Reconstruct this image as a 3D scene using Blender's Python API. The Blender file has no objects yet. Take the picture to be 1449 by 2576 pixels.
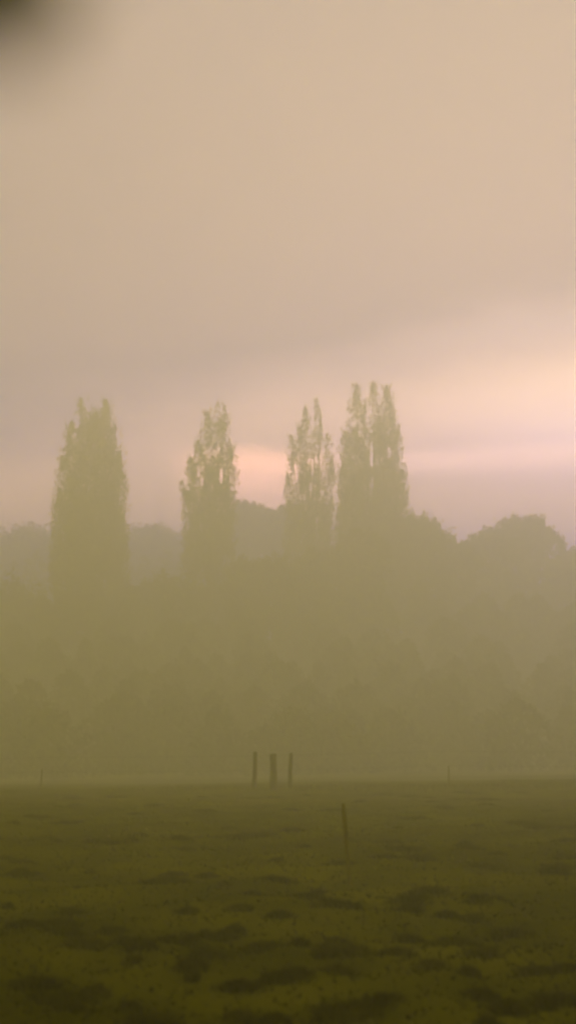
import bpy, math, random
import numpy as np
from mathutils import Vector, noise

random.seed(7)
R = math.radians
scene = bpy.context.scene
col = scene.collection

# ------------------------------------------------------------------ camera
CAM_Z = 1.2
FPX = 6060.0                      # focal length in pixels of a 1449 x 2576 frame
PITCH = math.atan((1875 - 1288) / FPX)
cd = bpy.data.cameras.new("camera")
cam = bpy.data.objects.new("camera", cd)
col.objects.link(cam)
cam.location = (0, 0, CAM_Z)
cam.rotation_euler = (math.pi / 2 + PITCH, 0, 0)
cd.sensor_fit = 'VERTICAL'
cd.sensor_height = 24.0
cd.lens = FPX / 2576 * 24.0
cd.clip_start = 0.05
cd.clip_end = 5000
cd.dof.use_dof = True
cd.dof.focus_distance = 50.0
cd.dof.aperture_fstop = 2.0
scene.camera = cam

# ------------------------------------------------------------------ view
scene.view_settings.view_transform = 'Standard'
scene.view_settings.look = 'None'
scene.view_settings.exposure = 0.0
scene.view_settings.gamma = 1.0
scene.cycles.use_denoising = True
scene.cycles.filter_width = 2.9
scene.cycles.sample_clamp_indirect = 1.5
scene.cycles.volume_bounces = 3
scene.cycles.max_bounces = 8
scene.cycles.diffuse_bounces = 2

# ------------------------------------------------------------------ sky
SUN_EL, SUN_AZ = R(6.5), R(9)      # low, behind the clouds, a little right of the view
world = bpy.data.worlds.new("World")
scene.world = world
world.use_nodes = True
nt = world.node_tree
nt.nodes.clear()
N = nt.nodes.new
L = nt.links.new


def wmath(op, a, b=None, c=None):
    n = N("ShaderNodeMath")
    n.operation = op
    for i, v in enumerate((a, b, c)):
        if v is None:
            continue
        if isinstance(v, (int, float)):
            n.inputs[i].default_value = v
        else:
            L(v, n.inputs[i])
    return n.outputs[0]


def wstep(v, lo, hi):
    n = N("ShaderNodeMapRange")
    n.interpolation_type = 'SMOOTHSTEP'
    L(v, n.inputs[0])
    n.inputs[1].default_value = lo
    n.inputs[2].default_value = hi
    return n.outputs[0]


def wmix(f, a, b):
    n = N("ShaderNodeMix")
    n.data_type = 'RGBA'
    if isinstance(f, (int, float)):
        n.inputs[0].default_value = f
    else:
        L(f, n.inputs[0])
    for i, v in ((6, a), (7, b)):
        if isinstance(v, tuple):
            n.inputs[i].default_value = (*v, 1)
        else:
            L(v, n.inputs[i])
    return n.outputs[2]


tc = N("ShaderNodeTexCoord")
sep = N("ShaderNodeSeparateXYZ")
L(tc.outputs["Generated"], sep.inputs[0])
dx, dy, dz = sep.outputs
el = wmath('MULTIPLY', wmath('ARCSINE', dz), 57.2958)          # degrees above the horizon
az = wmath('MULTIPLY', wmath('ARCTAN2', dx, dy), 57.2958)      # degrees right of the view
mp = N("ShaderNodeMapping")
mp.inputs["Scale"].default_value = (5, 5, 16)
L(tc.outputs["Generated"], mp.inputs[0])
nz = N("ShaderNodeTexNoise")
nz.inputs["Scale"].default_value = 1.6
nz.inputs["Detail"].default_value = 5
L(mp.outputs[0], nz.inputs[0])
n0 = wmath('SUBTRACT', nz.outputs[0], 0.5)
sky = N("ShaderNodeTexSky")
sky.sky_type = 'NISHITA'
sky.sun_disc = False
sky.sun_elevation = SUN_EL
sky.sun_rotation = SUN_AZ
sky.dust_density = 3.0
skyc = N("ShaderNodeVectorMath")
skyc.operation = 'SCALE'
L(sky.outputs[0], skyc.inputs[0])
skyc.inputs["Scale"].default_value = 1.0
# cloud deck: dull up high, thin and glowing low down towards the hidden sun
CL = 10.0                          # world strength below is 0.1, so 10 = radiance 1
SKY_HIGH = tuple(v * CL for v in (0.29, 0.20, 0.26))
SKY_MID = tuple(v * CL for v in (0.22, 0.14, 0.18))
SKY_LOW = tuple(v * CL for v in (8.6, 4.9, 0.38))
SKY_GLOW = tuple(v * CL for v in (12.0, 7.6, 0.82))
edge = wmath('ADD', wmath('MULTIPLY', az, -0.2), el)
edge = wmath('ADD', edge, wmath('MULTIPLY', n0, 3.5))
low = wmath('MULTIPLY', wmath('MULTIPLY', wstep(edge, 9.9, 6.8), wmath('MULTIPLY_ADD', wstep(az, -8, 0), 0.2, 0.8)), wstep(wmath('ABSOLUTE', wmath('SUBTRACT', az, 0.0)), 20, 8))
deck = wmix(wstep(el, 8, 20), SKY_MID, SKY_HIGH)
deck = wmix(wstep(el, 19, 34), deck, tuple(v * CL for v in (0.74, 0.67, 0.04)))   # unseen overhead sky, brightened and yellowed to light the haze and meadow
gx = wmath('DIVIDE', wmath('SUBTRACT', az, 9.0), 9.0)
gy = wmath('DIVIDE', wmath('SUBTRACT', el, 7.3), 2.6)
rr = wmath('SQRT', wmath('ADD', wmath('MULTIPLY', gx, gx), wmath('MULTIPLY', gy, gy)))
glow = wstep(rr, 1.0, 0.1)
lowc = wmix(wstep(el, 6.3, 10.5), SKY_LOW, tuple(v * CL for v in (2.9, 2.0, .48)))
c1 = wmix(low, deck, lowc)
c2 = wmix(glow, c1, SKY_GLOW)
c3 = wmix(wmath('MULTIPLY', wmath('MULTIPLY', wstep(n0, 0.02, 0.22), wstep(el, 11, 8)), 0.25), c2, tuple(v * CL for v in (1.4, .95, .28)))
# breaks in the cloud just above the wood: a peach window and a thin streak running off to the right
wnd = wmath('MULTIPLY', wstep(wmath('ABSOLUTE', wmath('SUBTRACT', wmath('ADD', el, wmath('MULTIPLY', n0, 1.2)), 6.15)), 0.95, 0.55),
            wstep(wmath('ABSOLUTE', wmath('SUBTRACT', az, -0.7)), 2.4, 0.7))
c3 = wmix(wnd, c3, tuple(v * CL for v in (28.0, 13.0, .78)))
se = wmath('SUBTRACT', wmath('SUBTRACT', el, wmath('MULTIPLY', az, 0.02)), 6.68)
streak = wmath('MULTIPLY', wstep(wmath('ABSOLUTE', wmath('ADD', se, wmath('MULTIPLY', n0, 0.5))), 0.50, 0.02),
               wstep(az, 0.5, 3.0))
c3 = wmix(wmath('MULTIPLY', streak, 0.6), c3, tuple(v * CL for v in (20.0, 11.5, .84)))
horizon = wmix(wstep(az, -7, 8), tuple(v * CL for v in (15.0, 8.4, .17)), tuple(v * CL for v in (19.0, 10.8, .17)))
c3 = wmix(wmath('MULTIPLY', wstep(el, 7.2, 4.6), wstep(wmath('ABSOLUTE', az), 22, 10)), c3, horizon)
c4 = wmix(0.93, skyc.outputs[0], c3)
bg = N("ShaderNodeBackground")
bg.inputs[1].default_value = 0.1
L(c4, bg.inputs[0])
out = N("ShaderNodeOutputWorld")
L(bg.outputs[0], out.inputs[0])

# ------------------------------------------------------------------ sun
sd = bpy.data.lights.new("sun", 'SUN')
sd.energy = 0.5
sd.angle = R(35)
sd.color = (1.0, 0.80, 0.80)
sun = bpy.data.objects.new("sun", sd)
col.objects.link(sun)
sdir = Vector((math.sin(SUN_AZ) * math.cos(SUN_EL), math.cos(SUN_AZ) * math.cos(SUN_EL), math.sin(SUN_EL)))
sun.rotation_euler = sdir.to_track_quat('Z', 'Y').to_euler()


# ------------------------------------------------------------------ helpers
def at(px, py, Y):
    """a point of the place, Y metres out, that the frame shows at pixel (px, py) of 1449 x 2576"""
    ax = (px - 724.5) / FPX
    ay = (1288 - py) / FPX
    cp, sp = math.cos(PITCH), math.sin(PITCH)
    d = Vector((ax, cp - ay * sp, sp + ay * cp))
    return Vector((0, 0, CAM_Z)) + d * (Y / d.y)


def material(name, c1_, c2_, scale=4.0, rough=0.95, detail=4, bump=0.0, stretch=None, spec=0.0):
    m = bpy.data.materials.new(name)
    m.use_nodes = True
    t = m.node_tree
    b = t.nodes["Principled BSDF"]
    b.inputs["Roughness"].default_value = rough
    b.inputs["Specular IOR Level"].default_value = spec
    co = t.nodes.new("ShaderNodeTexCoord")
    mpn = t.nodes.new("ShaderNodeMapping")
    if stretch:
        mpn.inputs["Scale"].default_value = stretch
    t.links.new(co.outputs["Object"], mpn.inputs[0])
    n = t.nodes.new("ShaderNodeTexNoise")
    n.inputs["Scale"].default_value = scale
    n.inputs["Detail"].default_value = detail
    t.links.new(mpn.outputs[0], n.inputs[0])
    r = t.nodes.new("ShaderNodeValToRGB")
    r.color_ramp.elements[0].position = 0.38
    r.color_ramp.elements[1].position = 0.62
    r.color_ramp.elements[0].color = (*c1_, 1)
    r.color_ramp.elements[1].color = (*c2_, 1)
    t.links.new(n.outputs[0], r.inputs[0])
    t.links.new(r.outputs[0], b.inputs["Base Color"])
    if bump:
        bn = t.nodes.new("ShaderNodeBump")
        bn.inputs["Strength"].default_value = bump
        bn.inputs["Distance"].default_value = 0.02
        t.links.new(n.outputs[0], bn.inputs["Height"])
        t.links.new(bn.outputs[0], b.inputs["Normal"])
    return m


def mesh_obj(name, v, f, mat, parent=None, smooth=False):
    me = bpy.data.meshes.new(name)
    v = np.asarray(v, dtype=np.float32).reshape(-1, 3)
    if isinstance(f, np.ndarray):
        k = f.shape[1]
        me.vertices.add(len(v))
        me.vertices.foreach_set("co", v.ravel())
        me.loops.add(f.size)
        me.loops.foreach_set("vertex_index", f.astype(np.int32).ravel())
        me.polygons.add(len(f))
        me.polygons.foreach_set("loop_start", np.arange(0, f.size, k, dtype=np.int32))
        me.update(calc_edges=True)
        me.validate()
    else:
        me.from_pydata([tuple(map(float, p)) for p in v], [], f)
        me.update()
    if smooth:
        me.polygons.foreach_set("use_smooth", [True] * len(me.polygons))
    me.materials.append(mat)
    o = bpy.data.objects.new(name, me)
    col.objects.link(o)
    if parent:
        o.parent = parent
    return o


def empty(name, loc, label, cat, group=None):
    o = bpy.data.objects.new(name, None)
    o.empty_display_size = 0.5
    o.location = loc
    col.objects.link(o)
    tag(o, label, cat, group)
    return o


def tag(o, label=None, cat=None, group=None, kind=None):
    if label:
        o["label"] = label
    if cat:
        o["category"] = cat
    if group:
        o["group"] = group
    if kind:
        o["kind"] = kind


class Tubes:
    """tapered round limbs collected into one mesh"""

    def __init__(self):
        self.v, self.f = [], []

    def add(self, pts, rad, n=7):
        pts = [Vector(p) for p in pts]
        base = len(self.v)
        for i, p in enumerate(pts):
            d = (pts[min(i + 1, len(pts) - 1)] - pts[max(i - 1, 0)]).normalized()
            a = d.orthogonal().normalized()
            b = d.cross(a)
            for k in range(n):
                t = 2 * math.pi * k / n
                self.v.append(p + (a * math.cos(t) + b * math.sin(t)) * rad[i])
        for i in range(len(pts) - 1):
            for k in range(n):
                q, w = base + i * n + k, base + i * n + (k + 1) % n
                self.f.append((q, w, w + n, q + n))
        self.f.append(tuple(base + k for k in reversed(range(n))))
        self.f.append(tuple(base + (len(pts) - 1) * n + k for k in range(n)))

    def build(self, name, mat, parent=None):
        return mesh_obj(name, [tuple(p) for p in self.v], self.f, mat, parent, smooth=True)


rng = np.random.default_rng(11)


def leaf_mesh(c, size):
    """pointed four-sided leaf sprays with random facing, at the centres c"""
    n = len(c)
    a = rng.normal(size=(n, 3))
    a /= np.linalg.norm(a, axis=1)[:, None]
    b = rng.normal(size=(n, 3))
    b -= (b * a).sum(1)[:, None] * a
    b /= np.linalg.norm(b, axis=1)[:, None]
    s = size * rng.uniform(0.55, 1.35, n)
    s = s[:, None]
    v = np.stack([c - a * s, c + b * s * 0.5 + a * s * 0.1, c + a * s, c - b * s * 0.55], 1).reshape(-1, 3)
    f = np.arange(n * 4).reshape(n, 4)
    return v, f


# ------------------------------------------------------------------ terrain
BROW = 66.0


def ground_z(x, y):
    z = 0.0
    t = max(0.0, min(1.0, (y - 40) / 26))
    z += 0.0150 * max(-60, min(60, x)) * t * t            # land climbs slightly to the right
    s = max(0.0, min(1.0, (y - BROW + 1) / 60))
    z -= 0.42 * s * s * (3 - 2 * s)                        # falls away beyond the fence
    z += 0.04 * math.exp(-((y - BROW - 1.0) / 2.2) ** 2)    # low bank the posts stand on
    z += 0.10 * noise.noise(Vector((x * 0.11, y * 0.06, 3.1))) * min(1, max(0, y) / 40)
    if y < 76 and abs(x) < 26:
        z += 0.055 * noise.noise(Vector((x * 0.75, y * 0.42, 0.3)))
        h = noise.noise(Vector((x * 2.1, y * 1.25, 7.7)))
        z += 0.045 * h + 0.035 * max(0, h) ** 2
    return z


M_GRASS = material("meadow_grass", (0.034, 0.0325, 0.0002), (0.074, 0.0680, 0.0003), scale=0.9,
                   detail=8, stretch=(1.0, 0.45, 1), bump=0.4)
t = M_GRASS.node_tree
n2_ = t.nodes.new("ShaderNodeTexNoise")
n2_.inputs["Scale"].default_value = 0.16
n2_.inputs["Detail"].default_value = 3
t.links.new(t.nodes["Mapping"].outputs[0], n2_.inputs[0])
mr = t.nodes.new("ShaderNodeMapRange")
mr.inputs[1].default_value, mr.inputs[2].default_value = 0.35, 0.65
mr.inputs[3].default_value, mr.inputs[4].default_value = 0.62, 1.25
t.links.new(n2_.outputs[0], mr.inputs[0])
sc_ = t.nodes.new("ShaderNodeVectorMath")
sc_.operation = 'SCALE'
t.links.new(t.nodes["Color Ramp"].outputs[0], sc_.inputs[0])
t.links.new(mr.outputs[0], sc_.inputs["Scale"])
t.links.new(sc_.outputs[0], t.nodes["Principled BSDF"].inputs["Base Color"])
ys = [-25, -12, -5, 0, 3]
y = 3.0
while y < 135:
    y *= 1.0085
    ys.append(y)
while y < 640:
    y *= 1.05
    ys.append(y)
us = np.linspace(-1, 1, 321)
xs = np.sign(us) * (np.abs(us) * 14 + 446 * np.abs(us) ** 9)
gv = [(x, yy, ground_z(x, yy)) for yy in ys for x in xs]
nx = len(xs)
idx = np.arange(len(ys) * nx).reshape(len(ys), nx)
gf = np.stack([idx[:-1, :-1], idx[:-1, 1:], idx[1:, 1:], idx[1:, :-1]], -1).reshape(-1, 4)
ground = mesh_obj("ground", gv, gf, M_GRASS, smooth=True)
tag(ground, kind='structure')

# short grass over the near meadow
M_BLADE = material("grass_blades", (0.034, 0.0330, 0.0002), (0.072, 0.0665, 0.0003), scale=1.1, stretch=(1, .5, 1))
nb = 70000
by = 7 + 50 * rng.uniform(0, 1, nb) ** 1.5
bx = rng.uniform(-1, 1, nb) * (2.6 + by * 0.16)
bz = np.array([ground_z(a, b) for a, b in zip(bx, by)])
n2 = 16000
by = np.concatenate([by, BROW - 3 + 7 * rng.uniform(0, 1, n2)])
bx = np.concatenate([bx, rng.uniform(-22, 22, n2)])
bz = np.array([ground_z(a, b) for a, b in zip(bx, by)])
nb0, nb = nb, nb + n2
ang = rng.uniform(0, math.pi, nb)
hh = rng.uniform(0.012, 0.04, nb)
hh[nb0:] = rng.uniform(.03, .13, n2) * (0.75 + .5 * np.sin(bx[nb0:] * .9) * np.sin(bx[nb0:] * .37 + 1))
w = rng.uniform(0.008, 0.02, nb)
lean = rng.normal(0, 0.025, (nb, 2))
p = np.stack([bx, by, bz - 0.005], 1)
d = np.stack([np.cos(ang) * w, np.sin(ang) * w, 0 * w], 1)
top = p + np.stack([lean[:, 0], lean[:, 1], hh], 1)
tag(mesh_obj("grass", np.stack([p - d, p + d, top], 1).reshape(-1, 3),
             np.arange(nb * 3).reshape(nb, 3), M_BLADE),
    "short olive meadow grass across the foreground", "grass", kind='stuff')

# low tufts, blades coloured darker than the meadow: (pixel x, pixel y, width in px)
M_TUFT = material("dark_tuft_grass", (0.020, 0.0195, 0.0003), (0.044, 0.040, 0.0005), scale=3)
TUFTS = [(596, 2105, 90), (606, 2290, 60), (705, 2305, 55), (850, 2285, 110), (790, 2268, 60), (1030, 2280, 80),
         (1075, 2240, 90), (1055, 2160, 70), (1035, 2060, 60), (285, 2345, 70), (150, 2330, 90), (210, 2385, 80),
         (90, 2470, 110), (185, 2495, 90), (440, 2375, 90), (350, 2395, 70), (520, 2405, 80), (650, 2395, 90),
         (735, 2470, 90), (870, 2535, 170), (950, 2520, 90), (1140, 2370, 100), (1200, 2280, 50), (1290, 2330, 90),
         (1340, 2440, 80), (1420, 2450, 90), (1390, 2510, 120), (1210, 2500, 70), (1280, 2540, 80), (385, 2565, 130),
         (480, 2445, 70), (600, 2480, 80), (1000, 2395, 70), (890, 2400, 80), (820, 2405, 60), (1080, 2440, 60),
         (1230, 2180, 80), (640, 2245, 60), (760, 2250, 60), (470, 2290, 50), (300, 2120, 60), (1320, 2080, 80),
         (60, 2160, 60), (100, 2060, 60), (520, 2040, 50), (410, 2215, 120), (690, 2545, 60), (60, 2330, 80),
         (1180, 2140, 60), (980, 2120, 50), (1400, 2200, 60), (240, 2480, 60), (560, 2350, 70), (1120, 2300, 50)]
for i in range(170):
    d_ = 9 + 54 * random.random() ** 1.6
    if noise.noise(Vector((i * .37, d_ * .2, 5))) > -.1:
        TUFTS.append((random.uniform(-60, 1510), 1875 + CAM_Z * FPX / d_, random.uniform(24, 70)))
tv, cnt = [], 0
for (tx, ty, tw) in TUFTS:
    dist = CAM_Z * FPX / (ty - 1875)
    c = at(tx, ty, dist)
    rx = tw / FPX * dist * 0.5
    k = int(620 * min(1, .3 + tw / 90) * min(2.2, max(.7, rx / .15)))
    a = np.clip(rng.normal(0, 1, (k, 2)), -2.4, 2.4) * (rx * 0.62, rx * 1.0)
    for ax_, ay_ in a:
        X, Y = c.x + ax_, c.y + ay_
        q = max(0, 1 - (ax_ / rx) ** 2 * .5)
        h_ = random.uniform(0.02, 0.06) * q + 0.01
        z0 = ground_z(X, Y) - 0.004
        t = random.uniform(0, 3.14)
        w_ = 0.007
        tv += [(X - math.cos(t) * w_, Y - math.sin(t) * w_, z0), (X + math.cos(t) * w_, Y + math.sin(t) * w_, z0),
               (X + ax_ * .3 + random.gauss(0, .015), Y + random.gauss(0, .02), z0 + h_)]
tag(mesh_obj("dark_tufts", tv, np.arange(len(tv)).reshape(-1, 3), M_TUFT),
    "dark low tufts scattered over the olive meadow", "tufts", kind='stuff')

# ------------------------------------------------------------------ posts and fence
M_POST = material("weathered_wood", (0.040, 0.036, 0.006), (0.075, 0.067, 0.014), scale=6, bump=0.5, stretch=(4, 4, 0.6))
M_POST2 = material("pale_lichened_wood", (0.085, 0.076, 0.006), (0.14, 0.123, 0.014), scale=7, bump=0.5, stretch=(4, 4, .6))
M_WIRE = material("dull_wire", (0.05, 0.05, 0.04), (0.08, 0.075, 0.06), scale=10, rough=0.5)


def post(name, px, ytop, wpx, Y, label, lean=0.0, lean_top=None, cat="post", group=None, cap=0.8, square=False):
    b = at(px, 1985, Y)
    z0 = ground_z(b.x, Y) - 0.25
    ztop = at(px, ytop, Y).z
    r = wpx / FPX * Y / 2
    t = Tubes()
    n = 6
    pts, rad = [], []
    for i in range(n + 1):
        q = i / n
        pts.append((b.x + lean * q + 0.01 * math.sin(q * 5 + px), Y + .02 * math.sin(q * 3), z0 + (ztop - z0) * q))
        rad.append(r * (1.08 - 0.12 * q) * (1 + .04 * math.sin(q * 9 + px)))
    pts.append((b.x + lean, Y, ztop + r * .25))
    rad.append(r * cap)
    t.add(pts, rad, 5 if square else 10)
    # origin at the foot
    o = t.build(name, M_POST)
    me = o.data
    off = Vector((b.x, Y, ground_z(b.x, Y)))
    me.transform(__import__("mathutils").Matrix.Translation(-off))
    o.location = off
    tag(o, label, cat, group)
    return o


post("gate_post", 639, 1893, 10, BROW, "slim weathered post, left one of the three tall posts on the field edge", lean=0.03,
     group="tall posts on the field edge")
post("gate_post", 689, 1899, 17, BROW, "thickest post, between the two slim ones on the field edge", lean=-0.03, cap=.95,
     group="tall posts on the field edge")
post("gate_post", 731, 1896, 9.5, BROW, "slim weathered post, right one of the three tall posts on the field edge", lean=0.0,
     group="tall posts on the field edge")
# lone leaning post halfway across the meadow
LY = 21.6
lb = at(885, 2205, LY)
lt = at(863, 2021, LY)
gz = ground_z(lb.x, LY)
t = Tubes()
t.add([(lb.x - lb.x + (lt.x - lb.x) * q, 0, -0.2 + (lt.z - gz + .2) * q) for q in (0, .3, .6, .9, 1)],
      [.022, .021, .020, .019, .013], 9)
o = t.build("fence_post", M_POST2)
o.location = (lb.x, LY, gz)
tag(o, "lone thin leaning post standing in the meadow in front of the field edge", "post")

# low wire fence along the field edge
fence = empty("wire_fence", (0, BROW + .3, 0), "low faint wire fence with small posts running along the field edge", "fence")
fx = []
for i, px in enumerate((-500, 103, 1129, 1700)):
    b = at(px, 1985, BROW + .3)
    g = ground_z(b.x, BROW + .3)
    t = Tubes()
    hgt = 0.60 + 0.05 * math.sin(i * 2.3)
    ln = 0.04 * math.sin(i * 1.7)
    t.add([(b.x, 0, g - .2), (b.x + ln * .5, 0, g + hgt * .5), (b.x + ln, 0, g + hgt)], [.018, .017, .015], 8)
    t.build("post", M_POST2, fence)
    fx.append((b.x, g))
for hw in (0.55, 0.95):
    t = Tubes()
    pts = []
    for (xa, ga), (xb, gb) in zip(fx[:-1], fx[1:]):
        for q in (0, .25, .5, .75):
            pts.append((xa + (xb - xa) * q, -.04, ga + (gb - ga) * q + hw - .05 * math.sin(q * math.pi)))
    pts.append((fx[-1][0], -.04, fx[-1][1] + hw))
    t.add(pts, [.0018] * len(pts), 5)
    t.build("wire", M_WIRE, fence)

# ------------------------------------------------------------------ trees
M_BARK = material("bark", (0.020, 0.017, 0.011), (0.045, 0.038, 0.026), scale=5, stretch=(3, 3, .5), bump=.5)
M_POPLAR = material("poplar_leaves", (0.028, 0.024, 0.012), (0.056, 0.048, 0.026), scale=0.6)
M_LEAF = material("broad_leaves", (0.026, 0.028, 0.006), (0.062, 0.060, 0.014), scale=0.5)
M_THICK = material("thicket_leaves", (0.022, 0.025, 0.005), (0.050, 0.050, 0.010), scale=0.5)


def poplar(D, base_px, plumes, holes, label, leaf=0.14, dens=26, seed=1):
    """upright limbs, each a leafy plume (px x at foot, px x at tip, top px, bottom px, width px); gaps in holes"""
    global rng
    rng = np.random.default_rng(seed)
    s = D / FPX
    bx = at(base_px, 1600, D).x
    gz = ground_z(bx, D)
    root = empty("poplar", (bx, D, gz), label, "tree", "tall poplars in the mist")
    tb = Tubes()
    trunk_top = at(base_px, 1450, D).z - gz
    tb.add([(0, 0, -.4), (0, 0, 1.2), (.05, .03, trunk_top * .5), (0.0, 0, trunk_top)], [.62, .46, .40, .30], 12)
    cen = []
    for i, (xf, xt, yt, yb, w) in enumerate(plumes):
        zt = at(xt, yt, D).z - gz
        zb = at(xf, yb, D).z - gz
        X0, X1 = at(xf, yb, D).x - bx, at(xt, yt, D).x - bx
        rad = w * s * .56
        dep0 = random.uniform(-.6, .6) * 1.1
        dep1 = dep0 * 1.3
        # limb
        zl = max(0.8, min(zb, trunk_top) - 1.0)
        st = (0, 0, min(zl, trunk_top - .2))
        pts = [st, (X0 * .7, dep0 * .7, zb + .15 * (zt - zb)), (X0 + (X1 - X0) * .4, dep0, zb + .45 * (zt - zb)),
               (X0 + (X1 - X0) * .95, dep1, zb + .96 * (zt - zb))]
        tb.add(pts, [.17, .13, .08, .02], 6)
        n = int(dens * (zt - zb) * max(.5, rad) ** 1.5 * 7.0)
        q = rng.uniform(0, 1, n)
        # spindle profile with lumps
        ph = rng.uniform(0, 6.28)
        prof = np.minimum(1, (q / .22 + .25)) * np.power(np.clip((1 - q) / .26, 0, 1), .5)
        prof *= 0.86 + .16 * np.sin(q * 19 + ph) + .10 * np.sin(q * 43 + 2 * ph)
        th = rng.uniform(0, 6.28, n)
        rr_ = np.power(rng.uniform(0, 1, n), .42) * rad * prof
        sx = X0 + (X1 - X0) * q
        sy = dep0 + (dep1 - dep0) * q
        c = np.stack([sx + rr_ * np.cos(th), sy + rr_ * np.sin(th) * 1.1, zb + (zt - zb) * q + rng.normal(0, .12, n)], 1)
        # clumping: keep leaves where a noise field is high
        keep = [noise.noise(Vector((p[0] * 1.0 + seed, p[1] * 1.0, p[2] * .55))) > -0.24 + rng.uniform(-.15, .15) for p in c]
        c = c[np.array(keep)]
        cen.append(c)
        # ragged twiglets outside the plume
        m = max(6, n // 22)
        q = rng.uniform(.05, 1.0, m)
        th = rng.uniform(0, 6.28, m)
        pr = np.minimum(1, (q / .22 + .25)) * np.power(np.clip((1.03 - q) / .34, 0, 1), .5) * rad
        for j in range(m):
            ex = pr[j] * random.uniform(.95, 1.15)
            c0 = np.array([X0 + (X1 - X0) * q[j] + ex * math.cos(th[j]), dep0 + ex * math.sin(th[j]), zb + (zt - zb) * q[j]])
            k = 4
            cen.append(c0 + np.stack([rng.normal(0, .06, k) + .05 * math.cos(th[j]) * np.arange(k), rng.normal(0, .08, k),
                                      np.arange(k) * .15], 1))
    c = np.concatenate(cen)
    for (hx, hy, hw, hh_) in holes:
        h = at(hx, hy, D)
        e = ((c[:, 0] - (h.x - bx)) / (hw * s / 2)) ** 2 + ((c[:, 2] - (h.z - gz)) / (hh_ * s / 2)) ** 2
        c = c[e > rng.uniform(.6, 1.25, len(c))]
    tb.build("trunk", M_BARK, root)
    v, f = leaf_mesh(c, leaf)
    mesh_obj("crown", v, f, M_POPLAR, root)
    return root


poplar(222, 225,
       [(222, 212, 1000, 1500, 62), (250, 268, 1010, 1480, 60), (195, 180, 1062, 1520, 60), (285, 292, 1075, 1480, 52),
        (165, 166, 1130, 1560, 56), (300, 300, 1150, 1560, 40), (158, 150, 1230, 1640, 44), (228, 240, 1040, 1600, 90),
        (225, 200, 1250, 1750, 130), (270, 280, 1260, 1750, 90), (296, 300, 1290, 1720, 50), (190, 165, 1320, 1760, 80)],
       [(196, 1060, 12, 50)],
       "broad dense poplar standing alone at the far left of the row", seed=3, dens=30)
poplar(228, 528,
       [(545, 548, 1018, 1420, 46), (540, 566, 1026, 1330, 34), (528, 522, 1040, 1300, 34), (515, 498, 1108, 1400, 44),
        (498, 478, 1150, 1440, 40), (560, 580, 1120, 1420, 44), (572, 577, 1200, 1560, 38), (482, 474, 1215, 1560, 34),
        (530, 530, 1180, 1700, 80), (500, 490, 1290, 1760, 64), (556, 560, 1300, 1750, 56), (470, 459, 1208, 1262, 18)],
       [(500, 1186, 9, 30), (508, 1212, 8, 34), (525, 1146, 9, 44), (557, 1200, 10, 44), (548, 1126, 7, 36), (534, 1226, 5, 30)],
       "narrow poplar with stepped left shoulder, second from the left", seed=5, dens=30)
poplar(244, 782,
       [(785, 797, 1004, 1330, 26), (772, 768, 1020, 1330, 32), (760, 752, 1070, 1340, 28), (800, 806, 1030, 1320, 16),
        (752, 732, 1092, 1330, 30), (812, 822, 1092, 1400, 34), (828, 834, 1150, 1460, 30), (745, 722, 1190, 1400, 26),
        (785, 783, 1180, 1560, 70), (760, 745, 1270, 1650, 60), (810, 815, 1270, 1650, 56), (740, 726, 1262, 1600, 34)],
       [(787, 1060, 6, 70), (785, 1180, 5, 50), (796, 1160, 5, 36), (783, 1232, 6, 44), (744, 1195, 12, 64), (808, 1150, 8, 40),
        (843, 1240, 9, 60), (818, 1185, 6, 50)],
       "slender forked poplar with see-through crown, left of the tallest poplar", seed=8, dens=26)
poplar(240, 940,
       [(900, 896, 972, 1340, 44), (945, 938, 962, 1330, 42), (965, 972, 974, 1340, 50), (955, 955, 1060, 1360, 60), (895, 893, 1080, 1360, 50), (915, 918, 1010, 1200, 20), (985, 988, 1030, 1360, 26),
        (880, 868, 1088, 1400, 38), (1000, 1000, 1078, 1420, 34), (872, 860, 1175, 1480, 34), (1008, 1012, 1180, 1520, 34),
        (925, 930, 1130, 1560, 70), (975, 975, 1150, 1560, 70), (890, 885, 1200, 1600, 70), (1000, 1006, 1260, 1600, 50),
        (940, 940, 1280, 1700, 110), (865, 858, 1270, 1560, 34)],
       [(925, 1030, 5, 70), (934, 1146, 8, 70), (936, 1212, 6, 30), (978, 1140, 5, 36)],
       "tallest poplar with a twin-peaked crown, right of the centre", seed=13, dens=30)


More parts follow.
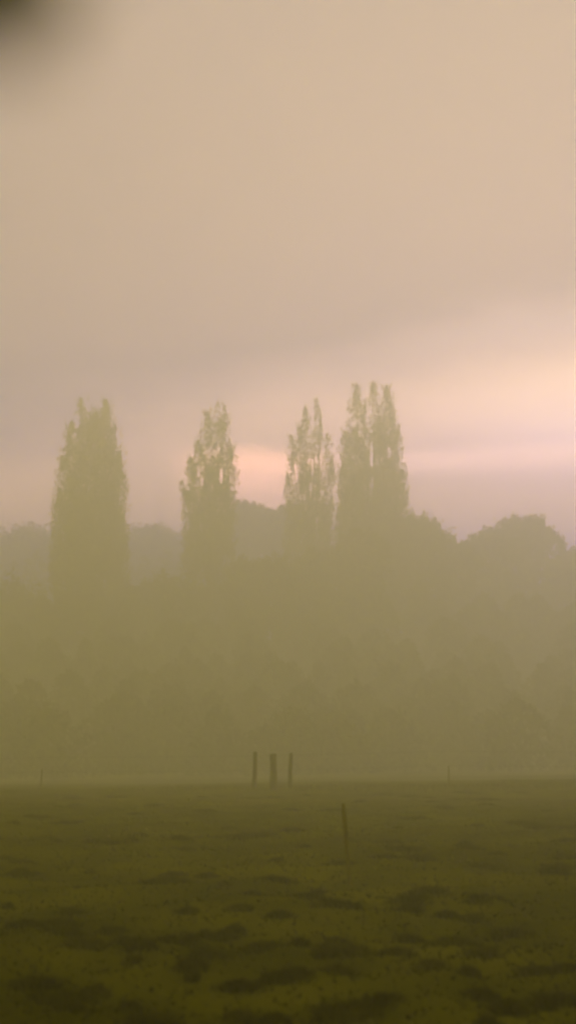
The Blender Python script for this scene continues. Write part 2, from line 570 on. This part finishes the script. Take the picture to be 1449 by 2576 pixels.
def round_tree(D, cx, top, hw, base_y, lobes, label, mat=None, leaf=0.2, n=5200, seed=1, name="leafy_tree",
               group="rounded trees around the poplars", cat="tree"):
    """broadleaf tree: crown of leaf clumps in lobes about (cx, top) with half width hw (pixels)"""
    global rng
    rng = np.random.default_rng(seed)
    s = D / FPX
    bx = at(cx, 1600, D).x
    gz = ground_z(bx, D)
    root = empty(name, (bx, D, gz), label, cat, group)
    ztop = at(cx, top, D).z - gz
    rad = hw * s
    H = ztop
    low = max(.6, at(cx, base_y, D).z - gz)
    tb = Tubes()
    tb.add([(0, 0, -.4), (0, 0, .5), (.1, 0, low + .3 * (H - low)), (.1, 0, low + .7 * (H - low))], [.4, .3, .22, .08], 9)
    for k in range(lobes):
        q = rng.uniform(0, 1)
        th = rng.uniform(0, 6.28)
        zc = low + (H - low) * (.12 + .74 * q)
        # dome outline
        zr = (zc - low) / (H - low)
        out_ = rad * math.sqrt(max(.05, 1 - max(0, zr - .25) ** 2 / .62)) * .78
        rr_ = out_ * math.sqrt(rng.uniform(.05, 1))
        c0 = np.array([rr_ * math.cos(th), rr_ * math.sin(th) * .9, zc])
        tb.add([(.1, 0, low * .9 + .25 * (zc - low)), (c0[0] * .5, c0[1] * .5, (low + zc) / 2), tuple(c0)],
               [.1, .07, .02], 5)
    # crown: a lumpy dome filled with leaf sprays, thinned where a noise field is low
    m = int(n * 3.0)
    dv = rng.normal(size=(m, 3))
    dv /= np.linalg.norm(dv, axis=1)[:, None]
    lump = np.array([1 + .34 * noise.noise(Vector((p[0] * 2.3 + seed, p[1] * 2.3, p[2] * 2.3)))
                     + .26 * noise.noise(Vector((p[0] * 5.5 + seed, p[1] * 5.5, p[2] * 5.5)))
                     + .16 * noise.noise(Vector((p[0] * 14 + seed, p[1] * 14, p[2] * 14))) for p in dv])
    rk = np.power(rng.uniform(0, 1, m), .38) * lump * rng.normal(1, .05, m)
    mid = max(low + .45 * (H - low), H - 1.05 * rad)
    vz = np.where(dv[:, 2] > 0, (H - mid) * .97, mid - low)
    cc = dv * rk[:, None] * np.stack([np.full(m, rad), np.full(m, rad * .9), vz], 1) + np.array([0, 0, mid])
    keep = np.array([noise.noise(Vector(p) * .8) > -.25 + rng.uniform(-.15, .15) for p in cc])
    c = cc[keep]
    c = c[c[:, 2] > .15]
    tb.build("trunk", M_BARK, root)
    v, f = leaf_mesh(c, leaf)
    mesh_obj("crown", v, f, mat or M_LEAF, root)
    return root


# rounded trees, near to far
round_tree(305, 625, 1268, 58, 1700, 26, "faint domed tree showing between the second and third poplars", n=7000, seed=21, leaf=.26)
round_tree(300, 705, 1274, 48, 1700, 22, "faint domed tree touching the left foot of the forked poplar", n=6000, seed=22, leaf=.26)
round_tree(244, 1050, 1296, 86, 1760, 30, "rounded tree sloping down from the right foot of the tallest poplar", n=9000, seed=23)
round_tree(268, 1325, 1298, 80, 1760, 24, "domed tree standing highest at the right edge, behind the thicket", n=7000, seed=24, leaf=.22)
round_tree(262, 1235, 1335, 66, 1760, 22, "lower rounded tree just left of the highest dome on the right", n=6500, seed=25, leaf=.22)
round_tree(266, 1440, 1385, 70, 1780, 22, "low rounded tree cut by the right edge of the picture", n=6500, seed=26, leaf=.22)
round_tree(248, 1145, 1362, 62, 1780, 20, "low rounded tree filling the dip between the tallest poplar and the right dome", n=6000, seed=27)
round_tree(345, 60, 1322, 105, 1700, 26, "pale misty tree left of the broad left poplar", n=7500, seed=28, leaf=.3)
round_tree(340, 385, 1320, 95, 1700, 26, "pale misty tree between the two left poplars", n=7500, seed=29, leaf=.3)
round_tree(215, 905, 1330, 70, 1760, 20, "rounded tree hidden at the feet of the two right poplars", n=6000, seed=30)
round_tree(215, 660, 1400, 90, 1800, 22, "lower rounded tree right of the second poplar's foot", n=7000, seed=31)
round_tree(222, 400, 1450, 95, 1800, 20, "low rounded tree between the feet of the two left poplars", n=6500, seed=32)
round_tree(222, 30, 1470, 110, 1800, 20, "low rounded tree at the left edge of the picture", n=6500, seed=33)

round_tree(222, 800, 1385, 70, 1800, 20, "rounded tree filling the foot of the forked poplar", n=6500, seed=34)

# hedge-like thicket below the trees: one mass nobody could count
M_T = M_THICK
cs = []
rng = np.random.default_rng(77)
for i in range(300):
    D = random.uniform(130, 238)
    px = random.uniform(-520, 1980)
    top = 1812 - (D - 130) * 3.0 + random.uniform(-34, 30)
    pt = at(px, top, D)
    gz = ground_z(pt.x, pt.y)
    H = pt.z - gz
    rw = random.uniform(1.3, 3.0) * (.7 + H / 22)
    m = int(130 * H * rw)
    q = rng.uniform(0, 1, m)
    th = rng.uniform(0, 6.28, m)
    lob = 1 + .22 * np.sin(3 * th + i) + .16 * np.sin(q * 13 + 2 * th)
    rad = rw * lob * np.sqrt(np.clip(1 - q ** 2.2, 0.0, 1)) * np.power(rng.uniform(0, 1, m), .4)
    cs.append(np.stack([pt.x + rad * np.cos(th), pt.y + rad * np.sin(th), gz + H * q + rng.normal(0, .15, m)], 1))
c = np.concatenate(cs)
v, f = leaf_mesh(c, .22)
tag(mesh_obj("thicket", v, f, M_T), "dark misty mass of shrubs below the trees and behind the field edge", "shrubs", kind='stuff')

# far wood on the other side of the valley, one mass
cs = []
for px in range(-900, 2400, 55):
    D = 300 + random.uniform(-8, 8)
    top = 1385 - 40 * noise.noise(Vector((px * .004, 4.4, 0))) + random.uniform(-12, 12)
    pt = at(px, top, D)
    H = pt.z + 1.4
    m = 700
    q = rng.uniform(0, 1, m)
    th = rng.uniform(0, 6.28, m)
    rad = 2.7 * np.sqrt(np.clip(1 - q ** 4, 0.02, 1)) * np.power(rng.uniform(0, 1, m), .4)
    cs.append(np.stack([pt.x + rad * np.cos(th), pt.y + rad * np.sin(th), -1.4 + H * q], 1))
c = np.concatenate(cs)
v, f = leaf_mesh(c, .45)
tag(mesh_obj("far_wood", v, f, M_T), "pale far-off wood fading into the mist behind the trees", "wood", kind='stuff')

# made-up leafy bough, added close to the lens to darken the top left corner
M_NEAR = material("near_leaves", (0.200, 0.190, 0.002), (0.260, 0.245, 0.003), scale=8)
near = empty("added_corner_tree", (-1.55, 0.25, ground_z(-1.55, .25)),
             "added leafy bough making the dark blur in the top left corner, very close", "tree")
gz = near.location.z
tb = Tubes()
tip = at(-60, -70, .46)
tp = tip - near.location
tb.add([(0, 0, -.3), (0, 0, .1), (.02, .02, 1.2), (.05, .0, 2.4), (.02, 0, 3.6)], [.17, .13, .11, .09, .04], 12)
tb.add([(.03, 0, 1.7), (.45, .12, 1.98), (.95, .32, 1.96), tuple(tp), tuple(tp + Vector((.006, .003, -.001)))],
       [.045, .032, .02, .003, .001], 8)
tb.add([(.03, 0, 2.2), (-.3, .3, 2.7), (-.6, .5, 3.2)], [.04, .025, .01], 7)
tb.build("trunk", M_BARK, near)
rng = np.random.default_rng(5)
lv, lf = [], []


def near_leaf(c, L_, dirv):
    d_ = Vector(dirv).normalized()
    u = d_.orthogonal().normalized()
    u.rotate(__import__("mathutils").Quaternion(d_, rng.uniform(0, 6.28)))
    nrm = d_.cross(u)
    b0 = len(lv)
    for q, w_ in ((0, .02), (.25, .30), (.5, .38), (.78, .2), (1, 0.01)):
        for sd_ in (-1, 0, 1):
            lv.append(tuple(Vector(c) + d_ * L_ * q + u * (w_ * L_ * sd_) + nrm * (abs(sd_) * .08 * L_ - .1 * L_ * q * q)))
    for r_ in range(4):
        for k_ in range(2):
            a_ = b0 + r_ * 3 + k_
            lf.append((a_, a_ + 1, a_ + 4, a_ + 3))


for i in range(150):                       # leaves along the bough
    q = rng.uniform(.1, .6)
    c = Vector((.95, .32, 1.96)).lerp(tp, q) + Vector(rng.normal(0, .03, 3))
    near_leaf(c, rng.uniform(.03, .05), rng.normal(size=3) + np.array([0, 0, -.3]))
for i in range(330):                       # small young leaves crowding its tip
    dv_ = rng.normal(size=3)
    c = tp + Vector(dv_ / np.linalg.norm(dv_)) * .015 * float(rng.uniform(0, 1)) ** .5
    near_leaf(c, rng.uniform(.006, .011), rng.normal(size=3))
for i in range(500):                       # leaves on the rest of the added small tree
    th, ph = rng.uniform(0, 6.28), rng.uniform(-1, 1)
    c = Vector((-.25 + .75 * math.cos(th) * rng.uniform(.4, 1), .1 + .7 * math.sin(th) * rng.uniform(.3, 1), 3.2 + .7 * ph))
    near_leaf(c, rng.uniform(.05, .08), rng.normal(size=3))
t = M_NEAR.node_tree
tr = t.nodes.new("ShaderNodeBsdfTranslucent")
tr.inputs[0].default_value = (0.55, 0.52, 0.01, 1)
mx = t.nodes.new("ShaderNodeMixShader")
mx.inputs[0].default_value = 0.5
t.links.new(t.nodes["Principled BSDF"].outputs[0], mx.inputs[1])
t.links.new(tr.outputs[0], mx.inputs[2])
t.links.new(mx.outputs[0], t.nodes["Material Output"].inputs["Surface"])
mesh_obj("leaves", lv, lf, M_NEAR, near)

# ------------------------------------------------------------------ haze
HZ = (-470, 470, -30, 660, -3.6, 38.4)
x0, x1, y0, y1, z0, z1 = HZ
hv = [(x0, y0, z0), (x1, y0, z0), (x1, y1, z0), (x0, y1, z0), (x0, y0, z1), (x1, y0, z1), (x1, y1, z1), (x0, y1, z1)]
hf = [(3, 2, 1, 0), (4, 5, 6, 7), (0, 1, 5, 4), (1, 2, 6, 5), (2, 3, 7, 6), (3, 0, 4, 7)]
hm = bpy.data.materials.new("haze_air")
hm.use_nodes = True
t = hm.node_tree
t.nodes.clear()
pv = t.nodes.new("ShaderNodeVolumePrincipled")
pv.inputs["Color"].default_value = (0.97, 0.965, 0.31, 1)
pv.inputs["Absorption Color"].default_value = (0, 0, 1, 1)
pv.inputs["Density"].default_value = 0.0117
pv.inputs["Anisotropy"].default_value = 0.77
mo = t.nodes.new("ShaderNodeOutputMaterial")
t.links.new(pv.outputs[0], mo.inputs["Volume"])
haze = mesh_obj("haze", hv, hf, hm)
tag(haze, kind='stuff')
